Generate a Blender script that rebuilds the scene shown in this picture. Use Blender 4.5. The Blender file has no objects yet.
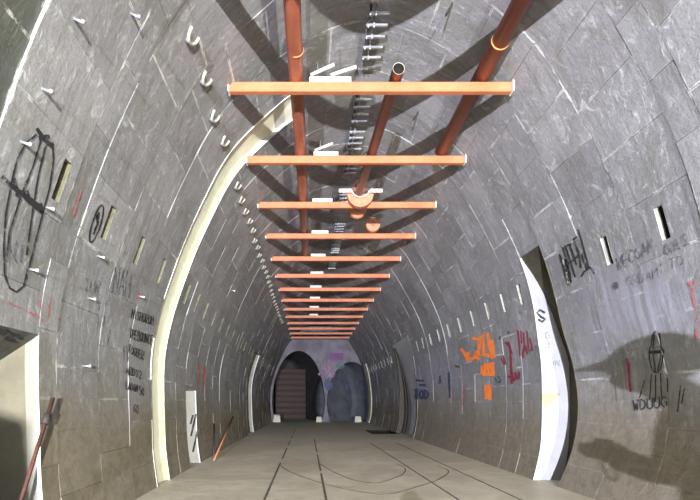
import bpy, bmesh, math, random
from mathutils import Vector, Matrix
from mathutils.geometry import tessellate_polygon
random.seed(7)
SC = bpy.context.scene
COL = SC.collection
PI = math.pi
# ------------------------------------------------------------------ camera constants
F = 450.0; VX = 307.0; VY = 402.0; CZ = 1.4        # focal length in px, vanishing point of the tunnel, camera height
K = 55.7                                            # px per metre at the groove plane (depth 8.08 m)

# ------------------------------------------------------------------ object helpers
def obj(name, bm, mats, parent=None, smooth=False):
    me = bpy.data.meshes.new(name)
    bm.normal_update()
    bm.to_mesh(me); bm.free()
    for m in (mats if isinstance(mats, (list, tuple)) else [mats]):
        me.materials.append(m)
    if smooth:
        for p in me.polygons: p.use_smooth = True
    o = bpy.data.objects.new(name, me)
    COL.objects.link(o)
    if parent is not None: o.parent = parent
    return o
def empty(name, loc=(0, 0, 0), rotz=0.0):
    o = bpy.data.objects.new(name, None)
    o.empty_display_size = 0.1
    COL.objects.link(o); o.location = loc; o.rotation_euler = (0, 0, rotz)
    return o
def tag(o, label, cat, group=None):
    o['label'] = label; o['category'] = cat
    if group: o['group'] = group
    return o
def struct(o, label=None):
    o['kind'] = 'structure'
    if label: o['label'] = label
    return o
def box(bm, x0, x1, y0, y1, z0, z1, mi=0, M=None):
    vs = [bm.verts.new(Vector(p)) for p in ((x0,y0,z0),(x1,y0,z0),(x1,y1,z0),(x0,y1,z0),(x0,y0,z1),(x1,y0,z1),(x1,y1,z1),(x0,y1,z1))]
    if M is not None:
        for v in vs: v.co = M @ v.co
    for f in ((3,2,1,0),(4,5,6,7),(0,1,5,4),(1,2,6,5),(2,3,7,6),(3,0,4,7)):
        bm.faces.new([vs[i] for i in f]).material_index = mi
    return vs
def frame_of(d):
    d = d.normalized()
    a = Vector((0, 0, 1)) if abs(d.z) < 0.9 else Vector((1, 0, 0))
    u = d.cross(a).normalized(); return u, u.cross(d).normalized()
def tube(bm, pts, rad, n=12, caps=True, mi=0, squash=None):
    pts = [Vector(p) for p in pts]
    if not isinstance(rad, (list, tuple)): rad = [rad] * len(pts)
    rings = []; u = None
    for i, p in enumerate(pts):
        d = (pts[min(i+1, len(pts)-1)] - pts[max(i-1, 0)])
        if u is None: u, w = frame_of(d)
        else:
            d.normalize(); u = (u - d * u.dot(d)).normalized(); w = u.cross(d).normalized()
        rings.append([bm.verts.new(p + (u * math.cos(2*PI*k/n) + w * math.sin(2*PI*k/n)) * rad[i]) for k in range(n)])
    for a, b in zip(rings, rings[1:]):
        for k in range(n):
            f = bm.faces.new((a[k], a[(k+1) % n], b[(k+1) % n], b[k])); f.material_index = mi; f.smooth = True
    if caps:
        for r in (rings[0][::-1], rings[-1]): bm.faces.new(r).material_index = mi
    return rings
def pipe_mesh(bm, pts, ro, ri, n=20, mi=0):
    """hollow pipe with open ends"""
    o = tube(bm, pts, ro, n, False, mi); i_ = tube(bm, pts, ri, n, False, 1)
    for a, b in ((o[0], i_[0]), (o[-1], i_[-1])):
        for k in range(n):
            bm.faces.new((a[k], a[(k+1) % n], b[(k+1) % n], b[k])).material_index = 2
def ball(bm, c, r, sx=1, sy=1, sz=1, n=14, m=9, M=None):
    c = Vector(c); rows = []
    for j in range(1, m):
        th = PI * j / m
        rows.append([bm.verts.new(c + Vector((r*sx*math.sin(th)*math.cos(2*PI*k/n), r*sy*math.sin(th)*math.sin(2*PI*k/n), r*sz*math.cos(th)))) for k in range(n)])
    t = bm.verts.new(c + Vector((0, 0, r*sz))); b = bm.verts.new(c - Vector((0, 0, r*sz)))
    for k in range(n):
        bm.faces.new((t, rows[0][k], rows[0][(k+1) % n])); bm.faces.new((b, rows[-1][(k+1) % n], rows[-1][k]))
        for a, d in zip(rows, rows[1:]): bm.faces.new((a[k], d[k], d[(k+1) % n], a[(k+1) % n]))
def bev(o, w=0.006, seg=2):
    m = o.modifiers.new('bevel', 'BEVEL'); m.width = w; m.segments = seg; m.limit_method = 'ANGLE'; m.angle_limit = 0.6
    return o
def BM(): return bmesh.new()

# ------------------------------------------------------------------ materials
def lin(c): return tuple(((v/12.92) if v <= .04045 else ((v+.055)/1.055)**2.4) for v in c)
class NT:
    def __init__(s, name):
        s.m = bpy.data.materials.new(name); s.m.use_nodes = True; s.t = s.m.node_tree; s.n = s.t.nodes
        s.b = s.n['Principled BSDF']; s._x = 0
    def add(s, typ, **kw):
        n = s.n.new(typ); s._x += 1; n.location = (-200*s._x, 0)
        for k, v in kw.items(): setattr(n, k, v)
        return n
    def link(s, a, b): s.t.links.new(a, b)
    def coords(s, scale=(1, 1, 1), kind='Object'):
        tc = s.add('ShaderNodeTexCoord'); mp = s.add('ShaderNodeMapping')
        s.link(tc.outputs[kind], mp.inputs[0]); mp.inputs['Scale'].default_value = scale
        return mp.outputs[0]
    def noise(s, vec, scale=4, detail=5, rough=.6, lo=.35, hi=.65, dist=0):
        n = s.add('ShaderNodeTexNoise'); s.link(vec, n.inputs['Vector'])
        n.inputs['Scale'].default_value = scale; n.inputs['Detail'].default_value = detail
        n.inputs['Roughness'].default_value = rough; n.inputs['Distortion'].default_value = dist
        return s.ramp(n.outputs['Fac'], lo, hi)
    def ramp(s, v, lo, hi, a=0.0, b=1.0):
        m = s.add('ShaderNodeMapRange'); m.interpolation_type = 'SMOOTHSTEP'
        for i, x in enumerate((None, lo, hi, a, b)):
            if i: m.inputs[i].default_value = x
        s.link(v, m.inputs[0]); return m.outputs[0]
    def math(s, op, a, b=None):
        n = s.add('ShaderNodeMath', operation=op)
        for i, x in enumerate((a, b)):
            if x is None: continue
            if isinstance(x, (int, float)): n.inputs[i].default_value = x
            else: s.link(x, n.inputs[i])
        return n.outputs[0]
    def mix(s, fac, a, b, blend='MIX'):
        n = s.add('ShaderNodeMix', data_type='RGBA', blend_type=blend)
        for sock, x in ((n.inputs['Factor'], fac), (n.inputs[6], a), (n.inputs[7], b)):
            if isinstance(x, (int, float)): sock.default_value = x
            elif isinstance(x, tuple): sock.default_value = (*x, 1)
            else: s.link(x, sock)
        return n.outputs[2]
    def finish(s, color, rough=.8, metal=0.0, bump=None, bstr=.3, bdist=.01, spec=.4):
        if isinstance(color, tuple): s.b.inputs['Base Color'].default_value = (*color, 1)
        else: s.link(color, s.b.inputs['Base Color'])
        if isinstance(rough, (int, float)): s.b.inputs['Roughness'].default_value = rough
        else: s.link(rough, s.b.inputs['Roughness'])
        s.b.inputs['Metallic'].default_value = metal
        s.b.inputs['Specular IOR Level'].default_value = spec
        if bump is not None:
            bp = s.add('ShaderNodeBump'); bp.inputs['Strength'].default_value = bstr; bp.inputs['Distance'].default_value = bdist
            s.link(bump, bp.inputs['Height']); s.link(bp.outputs[0], s.b.inputs['Normal'])
        return s.m
def simple(name, col, var=.25, scale=6, rough=.7, metal=0.0, bstr=.2, spec=.4, dark=.6):
    t = NT(name); v = t.coords()
    n = t.noise(v, scale, 6, .65, .3, .7)
    c = t.mix(n, tuple(x*(1-var) for x in col), tuple(min(1, x*(1+var)) for x in col))
    fine = t.noise(v, scale*9, 4, .7, .55, .75)
    c = t.mix(t.math('MULTIPLY', fine, .35), c, tuple(x*dark for x in col))
    return t.finish(c, rough, metal, n, bstr, .01, spec)

def concrete_mat(name, base, alt, dirty=True):
    t = NT(name)
    P = t.coords()
    sep = t.add('ShaderNodeSeparateXYZ'); t.link(P, sep.inputs[0])
    big = t.noise(P, 1.1, 6, .62, .3, .7, .4)
    med = t.noise(P, 5.5, 8, .72, .36, .66, .8)
    fine = t.noise(P, 34, 5, .7, .40, .72)
    c = t.mix(big, base, alt)
    c = t.mix(t.math('MULTIPLY', med, .65), c, tuple(x*1.35 for x in base))
    c = t.mix(t.math('MULTIPLY', fine, .22), c, tuple(x*.45 for x in base))
    # blotches of a green grey deposit and pale scuffs
    gr = t.noise(t.coords((1, .8, .45)), 1.9, 7, .7, .48, .66, 1.0)
    c = t.mix(t.math('MULTIPLY', gr, .45), c, (base[0]*.72, base[1]*.74, base[2]*.56))
    scuff = t.noise(t.coords((1.2, 2.2, 1.0)), 3.4, 9, .8, .51, .68, 1.6)
    c = t.mix(t.math('MULTIPLY', scuff, .55), c, tuple(min(1, x*2.3) for x in alt))
    # run marks down the wall
    run = t.noise(t.coords((.6, 9, .35)), 2.0, 5, .65, .48, .66)
    c = t.mix(t.math('MULTIPLY', run, .35), c, tuple(x*.5 for x in base))
    # tone of the single lining block
    at = t.add('ShaderNodeAttribute', attribute_name='tone')
    tn = t.ramp(at.outputs['Fac'], 0, 1, .88, 1.10)
    cm = t.add('ShaderNodeCombineColor'); [t.link(tn, cm.inputs[i]) for i in range(3)]
    c = t.mix(1.0, c, cm.outputs[0], 'MULTIPLY')
    # pale mineral crust along the block edges
    uv = t.add('ShaderNodeUVMap', uv_map='near'); uw = t.add('ShaderNodeUVMap', uv_map='far')
    s1 = t.add('ShaderNodeSeparateXYZ'); t.link(uv.outputs[0], s1.inputs[0])
    s2 = t.add('ShaderNodeSeparateXYZ'); t.link(uw.outputs[0], s2.inputs[0])
    e = t.math('MINIMUM', t.math('MINIMUM', s1.outputs[0], s1.outputs[1]), t.math('MINIMUM', s2.outputs[0], s2.outputs[1]))
    wob = t.noise(P, 9, 4, .6, .3, .7)
    e = t.math('SUBTRACT', e, t.math('MULTIPLY', wob, .012))
    rim = t.ramp(e, .002, .013, 1, 0)
    pick = t.noise(P, 1.4, 6, .72, .49, .60, .7)
    c = t.mix(t.math('MULTIPLY', t.math('MULTIPLY', rim, pick), .68), c, (.60, .60, .57))
    if dirty:
        # brown silt left on the lower wall, with a wandering upper edge
        zz = t.math('ADD', sep.outputs[2], t.math('MULTIPLY', t.noise(t.coords((1, 1.2, .5)), 1.2, 6, .65, .2, .8), .55))
        st = t.ramp(zz, 1.0, 2.35, 1, 0)
        silt = t.mix(med, (.120, .102, .068), (.180, .155, .108))
        c = t.mix(t.math('MULTIPLY', st, .86), c, silt)
    h = t.math('ADD', t.math('MULTIPLY', med, .6), t.math('MULTIPLY', fine, .4))
    h = t.math('ADD', h, t.math('MULTIPLY', t.math('MULTIPLY', rim, pick), .9))
    return t.finish(c, t.ramp(med, 0, 1, .62, .42), 0, h, .35, .010, .45)

M_CONC = concrete_mat('lining_concrete', (.160, .160, .164), (.240, .240, .246))
M_DARKC = concrete_mat('dark_lining_concrete', (.055, .060, .050), (.085, .09, .075), False)
M_GROUT = simple('joint_grout', (.34, .34, .32), .5, 7, .9)
M_POCKET = simple('pocket_concrete', (.27, .27, .23), .3, 6, .9)
M_POCKETL = simple('olive_pocket_concrete', (.15, .148, .105), .3, 6, .9)
M_CREAM = simple('cream_plaster', (.40, .40, .32), .12, 3, .75, dark=.75)
M_WHITE = simple('white_plaster', (.31, .31, .31), .08, 3, .7, dark=.85)
M_GREY = simple('grey_recess_concrete', (.13, .12, .085), .3, 4, .85)
M_POCKET_SHADE = simple('olive_pocket_shade', (.10, .09, .055), .3, 4, .9)  # shade painted into the depth of the left pockets
M_GROOVE_SHADE = simple('brown_groove_shade', (.045, .038, .022), .3, 4, .9)  # shadow on the right groove's back, painted as dark brown
M_STEEL = simple('rusted_steel_and_pocket_shade', (.022, .018, .013), .4, 8, .75, .0)  # steel parts; also painted shade deep in the right pockets
M_ENDW = simple('end_wall_plaster', (.115, .108, .135), .3, 1.2, .8)
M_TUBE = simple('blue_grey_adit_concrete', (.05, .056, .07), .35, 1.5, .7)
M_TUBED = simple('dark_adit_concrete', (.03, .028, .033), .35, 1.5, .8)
M_RED = simple('dark_red_shutter_paint', (.028, .0025, .005), .3, 3, .6)
M_WPLATE = simple('white_plate_enamel', (.42, .41, .38), .12, 8, .5)
M_GALV = simple('galvanised_metal', (.36, .37, .39), .25, 12, .4, .7)
M_PIT = simple('black_pit_and_bore', (.012, .011, .009), .3, 6, .95, spec=.05)  # near black, for the floor pit and the pipe bores
M_BLACKM = simple('black_rubber', (.02, .02, .022), .3, 10, .6)
M_HOOK = simple('cream_hook_paint', (.28, .28, .24), .15, 12, .5)
M_RUST = simple('rusty_rod_metal', (.045, .013, .008), .5, 9, .75)
M_WOOD = simple('orange_stick_paint', (.33, .12, .045), .3, 12, .7)
M_SALMON = simple('salmon_clamp_paint', (.38, .135, .07), .15, 8, .5)
M_PLATE = simple('dark_cover_plate_iron', (.085, .075, .045), .25, 6, .7)
M_RAIL = simple('rail_groove_iron', (.11, .095, .065), .6, 7, .8)

def orange_paint():
    t = NT('orange_beam_paint'); v = t.coords((1, 1, 1))
    n = t.noise(v, 3, 6, .6, .3, .7); w = t.noise(t.coords((1.2, 5, 5)), 5, 7, .75, .62, .72)
    c = t.mix(n, (.32, .094, .038), (.38, .122, .054))
    c = t.mix(t.math('MULTIPLY', w, .7), c, (.20, .06, .03))
    return t.finish(c, .5, 0, w, .2, .004, .4)
M_ORANGE = orange_paint()
def pipe_paint():
    t = NT('red_brown_pipe_paint'); v = t.coords((1, .6, 1))
    n = t.noise(v, 5, 6, .65, .3, .7); w = t.noise(v, 22, 5, .7, .6, .75)
    c = t.mix(n, (.19, .052, .025), (.27, .082, .042)); c = t.mix(t.math('MULTIPLY', w, .5), c, (.10, .035, .02))
    return t.finish(c, .42, 0, n, .15, .004, .5)
M_PIPE = pipe_paint()
M_WELD = simple('orange_pipe_band', (.62, .23, .07), .1, 8, .5)
def floor_mat():
    t = NT('dusty_floor_concrete'); P = t.coords()
    a = t.noise(P, .55, 7, .6, .3, .7, .6); b = t.noise(P, 3.2, 8, .7, .35, .68, .5); f = t.noise(P, 40, 4, .7, .45, .75)
    c = t.mix(a, (.50, .455, .345), (.62, .575, .455))
    c = t.mix(t.math('MULTIPLY', b, .45), c, (.36, .325, .24))
    c = t.mix(t.math('MULTIPLY', f, .25), c, (.16, .145, .11))
    return t.finish(c, t.ramp(a, 0, 1, .5, .8), 0, t.math('ADD', b, t.math('MULTIPLY', f, .4)), .3, .01, .35)
M_FLOOR = floor_mat()
def paint(name, col, cover=.8, scale=14):
    """spray paint that is worn away in patches"""
    t = NT(name); v = t.coords((1, 1, .6))
    n = t.noise(v, scale, 6, .75, .5-cover*.28, .62-cover*.2)
    t.link(n, t.b.inputs['Alpha'])
    return t.finish(col, .6, 0, None, spec=.2)
P_BLACK = paint('black_spray_paint', (.022, .022, .025), .6)
P_GREYB = paint('faded_black_marker', (.07, .07, .085), .30, 20)
P_ORANGE = paint('orange_spray_paint', (.78, .20, .045), .75)
P_RED = paint('dark_red_spray_paint', (.20, .025, .05), .75)
P_PINK = paint('pink_red_spray_paint', (.42, .10, .10), .25)
P_BLUE = paint('dark_blue_spray_paint', (.045, .06, .12), .6)
P_WASH = paint('pale_whitewash', (.40, .40, .44), .36, 5)
def wash_mat():
    t = NT('pale_whitewash'); n = t.noise(t.coords((1, 7, .55)), 1.5, 6, .7, .3, .75)
    at = t.add('ShaderNodeAttribute', attribute_name='fade')
    t.link(t.math('MULTIPLY', t.math('MULTIPLY', n, at.outputs['Fac']), .8), t.b.inputs['Alpha'])
    return t.finish((.36, .36, .42), .7, 0, None, spec=.2)
P_WASH = wash_mat()
P_TAN = paint('tan_stain', (.26, .21, .12), .9)
P_PURPLE = paint('purple_sign_paint', (.17, .03, .22), 1.2)
P_LILAC = paint('lilac_spray_paint', (.20, .13, .21), .25, 4)
P_TEAL = paint('teal_spray_paint', (.06, .12, .16), .4, 6)

# ------------------------------------------------------------------ tunnel profile (metres, x/z); left floor edge -> crown -> right floor edge
LP = [(-183,-78),(-187,-48),(-188,-18),(-189,22),(-187,52),(-180,84),(-171,112),(-158,147),(-143,180),(-124,217),(-105,242),(-75,270),(-61,281),(-30,298),(0,305)]
RP = [(30,300),(64,284),(90,265),(112,244),(131,214),(149,182),(164,150),(174,122),(181,92),(185,62),(188,40),(189,17),(189,-18),(187,-48),(180,-78)]
CTRL = [Vector(((x+46)/K, CZ + y/K)) for x, y in LP + RP]
def catmull(pts, n):
    out = []
    for i in range(len(pts)-1):
        p0 = pts[max(i-1, 0)]; p1 = pts[i]; p2 = pts[i+1]; p3 = pts[min(i+2, len(pts)-1)]
        for k in range(n):
            t = k/n
            out.append(.5*((2*p1) + (p2-p0)*t + (2*p0-5*p1+4*p2-p3)*t*t + (3*p1-p0-3*p2+p3)*t**3))
    out.append(pts[-1].copy()); return out
PROF = catmull(CTRL, 10)
for _ in range(2):
    PROF = [PROF[0]] + [(PROF[i-1] + PROF[i]*2 + PROF[i+1])/4 for i in range(1, len(PROF)-1)] + [PROF[-1]]
PROF[0].y = 0.0; PROF[-1].y = 0.0
CUM = [0.0]
for a, b in zip(PROF, PROF[1:]): CUM.append(CUM[-1] + (b-a).length)
S = CUM[-1]
def seg_at(s):
    s = min(max(s, 0), S)
    lo, hi = 0, len(CUM)-1
    while hi-lo > 1:
        m = (lo+hi)//2
        if CUM[m] <= s: lo = m
        else: hi = m
    return lo, (s-CUM[lo])/max(1e-9, CUM[hi]-CUM[lo])
def P2(s):
    i, t = seg_at(s); return PROF[i].lerp(PROF[i+1], t)
def N2(s):
    """outward normal"""
    d = P2(min(S, s+.15)) - P2(max(0, s-.15)); d.normalize(); return Vector((-d.y, d.x))
def bulge(s, y):
    """the near section of the right wall stands a little wider than the rest"""
    if s < S*.55 or y > 7.75: return 0.0
    return .24*math.exp(-((P2(s).y-1.3)/1.15)**2)
def P3(s, y, off=0.0):
    p = P2(s) + N2(s)*(off + bulge(s, y)); return Vector((p.x, y, p.y))
def s_at_z(z, side):
    rng = range(len(PROF)-1) if side == 'L' else range(len(PROF)-2, -1, -1)
    for i in rng:
        a, b = PROF[i].y, PROF[i+1].y
        if (a-z)*(b-z) <= 0 and a != b: return CUM[i] + (CUM[i+1]-CUM[i])*(z-a)/(b-a)
    return S/2
def hit(u, v):
    """where the line of sight through a photo pixel meets the nominal lining: (s, y)"""
    d = Vector((u-VX, VY-v)); best = None
    for i in range(len(PROF)-1):
        a = PROF[i] - Vector((0, CZ)); b = PROF[i+1] - Vector((0, CZ)); e = b-a
        den = d.x*e.y - d.y*e.x
        if abs(den) < 1e-9: continue
        t = (a.x*e.y - a.y*e.x)/den; w = (a.x*d.y - a.y*d.x)/den
        if t > 0 and -1e-6 <= w <= 1+1e-6: best = (CUM[i] + w*(CUM[i+1]-CUM[i]), F*t)
    if best and best[1] < 7.6 and best[0] > S*.55:      # the wider near part of the right wall
        s, y = best
        for _ in range(6):
            p = P3(s, 5.0); sg = math.hypot(p.x, p.z-CZ); y = F*sg/math.hypot(d.x, d.y)
            ang = math.atan2(d.y, d.x)-math.atan2(p.z-CZ, p.x); s -= ang*sg
        best = (s, y)
    return best

# ------------------------------------------------------------------ recesses: side, y0, y1, s-range, depth
sL = s_at_z(3.42, 'L'); sR = s_at_z(3.42, 'R')
def fadetop(s, sa, sb, d, n=.75):   # depth d, dying out towards sb
    t = min(1, max(0, (sb-s)/(sb-sa))); return d*t**n
ZN = []
def zone(side, y0, y1, z1, depth, depth_fn=None, s_end=None):
    if side == 'L': s0, s1 = 0.0, (s_end if s_end else s_at_z(z1, 'L'))
    else: s0, s1 = (s_end if s_end else s_at_z(z1, 'R')), S
    z = dict(side=side, y0=y0, y1=y1, s0=s0, s1=s1, d=depth, fn=depth_fn or (lambda s, d=depth: d)); ZN.append(z); return z
s_cr = hit(300, 112)[0]
zGL = zone('L', 7.41, 8.08, 0, .11, None, s_cr); zGL['fn'] = lambda s: .11 if s < s_cr-1.2 else .11*max(.02, ((s_cr-s)/1.2))**.6
sg1 = s_at_z(3.98, 'R'); sg0 = s_at_z(2.1, 'R')
zGR = zone('R', 7.41, 8.08, 3.98, .50); zGR['fn'] = lambda s: .50*max(.03, min(1, (s-sg1)/(sg0-sg1)))**.8
zN1 = zone('L', 3.30, 4.3, 2.04, .62); zN1['slope'] = .40
zN2 = zone('L', 9.53, 10.4, 1.66, .5)
zL2 = zone('L', 19.0, 20.9, 3.55, .16)
zR2 = zone('R', 17.2, 20.3, 3.95, .5); _a = zR2['s0']; zR2['fn'] = lambda s: .5*max(.04, min(1, (s-_a)/2.8))**.8

YB = [-14.0, -13.1, -12.1, -11.1, -10.1, -9.1, -8.1, -7.1, -6.0, -5.1, -4.2, -3.25, -2.3, -1.4, -.45, .5, 1.45, 2.5, 3.30, 4.3, 4.62, 5.55, 6.48, 7.41, 8.08, 8.8, 9.53, 10.4, 11.33, 12.26, 13.19, 14.12, 15.05,
      15.98, 16.6, 17.2, 18.1, 19.0, 19.65, 20.3, 20.9, 21.8, 22.73, 23.66, 24.6, 25.53, 26.46, 27.4, 28.33, 29.26, 30.2, 31.5]
SLOT_Y = {18: 4.12, 20: 5.085, 21: 6.015, 22: 6.945, 24: 8.44, 25: 9.16, 26: 9.97}
bms = {'wall_left': BM(), 'wall_right': BM(), 'ceiling': BM()}
UVN = {}; UVF = {}; TON = {}
for k_, b_ in bms.items():
    UVN[k_] = b_.loops.layers.uv.new('near'); UVF[k_] = b_.loops.layers.uv.new('far'); TON[k_] = b_.loops.layers.float_color.new('tone')
sCL = s_at_z(5.62, 'L'); sCR = s_at_z(5.62, 'R')
def which(sm): return 'wall_left' if sm < sCL else ('wall_right' if sm > sCR else 'ceiling')
def lining_block(s0, s1, y0, y1, off, slot=None, mi=0):
    """one precast lining block: curved face, four edges running back to the grout, and a pocket if it has one"""
    key = which((s0+s1)/2); bm = bms[key]; un, uf, tl = UVN[key], UVF[key], TON[key]
    tone = random.random(); g = .002
    if random.random() < .2: tone = tone*.5
    a0, a1, b0, b1 = s0+g, s1-g, y0+g, y1-g
    n = max(2, int((s1-s0)/.16))
    ss = [a0+(a1-a0)*i/n for i in range(n+1)]; ys = [b0, b1]
    if slot:
        sc, yc, hs, hy = slot
        ss = sorted([x for x in ss if not (sc-hs-.03 < x < sc+hs+.03)] + [sc-hs, sc-hs*.4, sc+hs*.4, sc+hs]); ys = [b0, yc-hy, yc+hy, b1]
    tilt = (random.random()-.5)*.012
    O = lambda s, y: P3(s, y, off + tilt*(y-y0)/(y1-y0))
    V = [[bm.verts.new(O(s, y)) for y in ys] for s in ss]
    def face(vs, su, m=mi):
        f = bm.faces.new(vs); f.material_index = m; f.smooth = False
        for l, (s, y) in zip(f.loops, su):
            l[un].uv = (s-s0, y-y0); l[uf].uv = (s1-s, y1-y); l[tl] = (tone, tone, tone, 1)
    for i in range(len(ss)-1):
        for j in range(len(ys)-1):
            if slot and j == 1 and sc-hs-1e-6 <= ss[i] and ss[i+1] <= sc+hs+1e-6: continue
            face((V[i][j], V[i+1][j], V[i+1][j+1], V[i][j+1]), ((ss[i], ys[j]), (ss[i+1], ys[j]), (ss[i+1], ys[j+1]), (ss[i], ys[j+1])))
    D = .07
    loop = [(s, b0) for s in ss] + [(a1, y) for y in ys[1:]] + [(s, b1) for s in ss[::-1][1:]] + [(a0, y) for y in ys[::-1][1:]]
    for (sa, ya), (sb, yb) in zip(loop, loop[1:]):
        vs = [bm.verts.new(P3(sa, ya, off + tilt*(ya-y0)/(y1-y0))), bm.verts.new(P3(sb, yb, off + tilt*(yb-y0)/(y1-y0))), bm.verts.new(P3(sb, yb, off+D)), bm.verts.new(P3(sa, ya, off+D))]
        f = bm.faces.new(vs); f.material_index = mi
        for l in f.loops: l[un].uv = (.5, .5); l[uf].uv = (.5, .5); l[tl] = (tone, tone, tone, 1)
    if slot:
        d = .28; q = [(sc-hs, yc-hy), (sc+hs, yc-hy), (sc+hs, yc+hy), (sc-hs, yc+hy)]
        fr = [P3(s, y, off) for s, y in q]; bk = [P3(s, y, off+d) for s, y in q]
        mid = [P3(s, y, off+.062) for s, y in q]
        for i in range(4):
            j = (i+1) % 4
            face([bm.verts.new(p) for p in (fr[i], fr[j], mid[j], mid[i])], (q[i], q[j], q[j], q[i]), 3 if sc > S/2 else 6)  # pale outer strip stands in for the lit pocket edge
            face([bm.verts.new(p) for p in (mid[i], mid[j], bk[j], bk[i])], (q[i], q[j], q[j], q[i]), 4 if sc > S/2 else 5)  # deeper walls coloured dark to stand in for shade
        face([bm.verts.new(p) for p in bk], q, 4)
def minus(a, b, cuts):
    out = [(a, b)]
    for c0, c1 in cuts:
        nx = []
        for p, q in out:
            if c1 <= p or c0 >= q: nx.append((p, q)); continue
            if c0 > p: nx.append((p, c0))
            if c1 < q: nx.append((c1, q))
        out = nx
    return [(p, q) for p, q in out if q-p > .02]
BL = .675
for ri in range(len(YB)-1):
    y0, y1 = YB[ri], YB[ri+1]; ym = (y0+y1)/2
    cuts = [(z['s0'], z['s1']) for z in ZN if z['y0'] <= ym <= z['y1']]
    sh = (0, .3375)[ri % 2]
    seams = [0.0]
    x = sL - .3375 + sh
    while x > .25: x -= BL
    while x < S/2-.45:
        if x > .25 and abs(x-sL) > .25: seams.append(x)
        x += BL
    rs = []; x = S-sR - .3375 + sh
    while x > .25: x -= BL
    while x < S/2-.45:
        if x > .25 and abs(x-(S-sR)) > .25: rs.append(S-x)
        x += BL
    seams += rs[::-1] + [S]
    yc = SLOT_Y.get(ri, ym)
    has = (ri >= 18 and y1-y0 > .6 and ri not in (23,))
    base = .03 if y1 <= 3.31 else 0.0
    ringoff = random.random()*.005
    for a, b in zip(seams, seams[1:]):
        off = base + ringoff + random.random()*.007
        for p, q in minus(a, b, cuts):
            sl = None
            for sc in (sL, sR):
                if has and p < sc-.22 and q > sc+.22: sl = (sc, yc, .19, .06)
            lining_block(p, q, y0, y1, off, sl, 1 if y1 <= 3.31 else 0)
    # grout bed behind the blocks
    for p, q in minus(0, S, cuts):
        n = max(2, int((q-p)/.25))
        for i in range(n):
            a = p+(q-p)*i/n; b = p+(q-p)*(i+1)/n; key = which((a+b)/2); bm = bms[key]
            lo = base + (.05 if not has else .31)
            if has and not any(abs((a+b)/2-sc) < .6 for sc in (sL, sR)): lo = base + .035
            f = bm.faces.new([bm.verts.new(P3(s_, y_, lo)) for s_, y_ in ((a, y0), (b, y0), (b, y1), (a, y1))]); f.material_index = 2
WALL = {}
for k_, b_ in bms.items():
    WALL[k_] = struct(obj(k_, b_, [M_CONC, M_DARKC, M_GROUT, M_POCKET, M_STEEL, M_POCKET_SHADE, M_POCKETL]))
WALL['wall_left']['label'] = 'left side of the curved tunnel lining of grey concrete blocks'
WALL['wall_right']['label'] = 'right side of the curved tunnel lining of grey concrete blocks'
WALL['ceiling']['label'] = 'tunnel crown of grey concrete blocks above the orange beams'

def recess(z, name, mback, mfar, mtop, rim=None, label=None):
    bm = BM(); n = max(6, int((z['s1']-z['s0'])/.12)); fn = z['fn']
    ss = [z['s0']+(z['s1']-z['s0'])*i/n for i in range(n+1)]
    quad = lambda pts, m: setattr(bm.faces.new([bm.verts.new(p) for p in pts]), 'material_index', m)
    y0, y1 = z['y0'], z['y1']
    for a, b in zip(ss, ss[1:]):
        da, db = fn(a), fn(b); lim = z['s1']-z.get('slope', 0); oa, ob = (min(a, lim), min(b, lim)) if z.get('slope') else (a, b)
        quad((P3(oa, y0, max(0, da-bulge(a, y0))), P3(ob, y0, max(0, db-bulge(b, y0))), P3(ob, y1, db), P3(oa, y1, da)), 0)
        r = .13 if rim and (z is not zGL or a > s_cr-3.2) else 0
        ra, rb = min(r, da*.5), min(r, db*.5)
        if rim: quad((P3(a, y1, .0), P3(b, y1, .0), P3(b, y1, rb), P3(a, y1, ra)), 3)
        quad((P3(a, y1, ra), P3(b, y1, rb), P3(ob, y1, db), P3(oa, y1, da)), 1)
        quad((P3(a, y0, 0), P3(b, y0, 0), P3(b, y0, max(0, db-bulge(b, y0))), P3(a, y0, max(0, da-bulge(a, y0)))), 0)
    e = z['s1'] if z['side'] == 'L' else z['s0']
    de = fn(e); quad((P3(e, y0, 0), P3(e, y1, 0), P3(e-z.get('slope', 0), y1, de), P3(e-z.get('slope', 0), y0, de)), 2)
    return struct(obj(name, bm, [mback, mfar, mtop, rim or mfar]), label)
M_CREAM_LIT = simple('lit_cream_plaster', (.66, .66, .54), .1, 3, .75, dark=.8)  # cream lightened to offset the grazing light on the groove floor
T1 = recess(zGL, 'trim_1', M_CREAM_LIT, M_CREAM, M_GREY, M_WHITE, 'cream faced ring groove curving up the left tunnel wall')
T2 = recess(zGR, 'trim_2', M_GROOVE_SHADE, M_WHITE, M_GROOVE_SHADE, None, 'white faced groove tapering to a point on the right tunnel wall')
M_DARKN = simple('dark_soffit_concrete', (.06, .058, .05), .4, 5, .9)  # soffit in a darker grey than the niche plaster
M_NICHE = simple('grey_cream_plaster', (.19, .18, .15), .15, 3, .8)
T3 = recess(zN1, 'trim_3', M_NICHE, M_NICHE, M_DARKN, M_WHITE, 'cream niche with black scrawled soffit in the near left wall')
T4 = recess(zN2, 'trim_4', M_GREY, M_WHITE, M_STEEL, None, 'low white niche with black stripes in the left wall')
T5 = recess(zL2, 'trim_5', M_GREY, M_WHITE, M_GREY, None, 'far thin pale groove in the left wall')
T6 = recess(zR2, 'trim_6', M_WHITE, M_STEEL, M_STEEL, None, 'far dark doorway recess with white back in the right wall')

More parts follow.
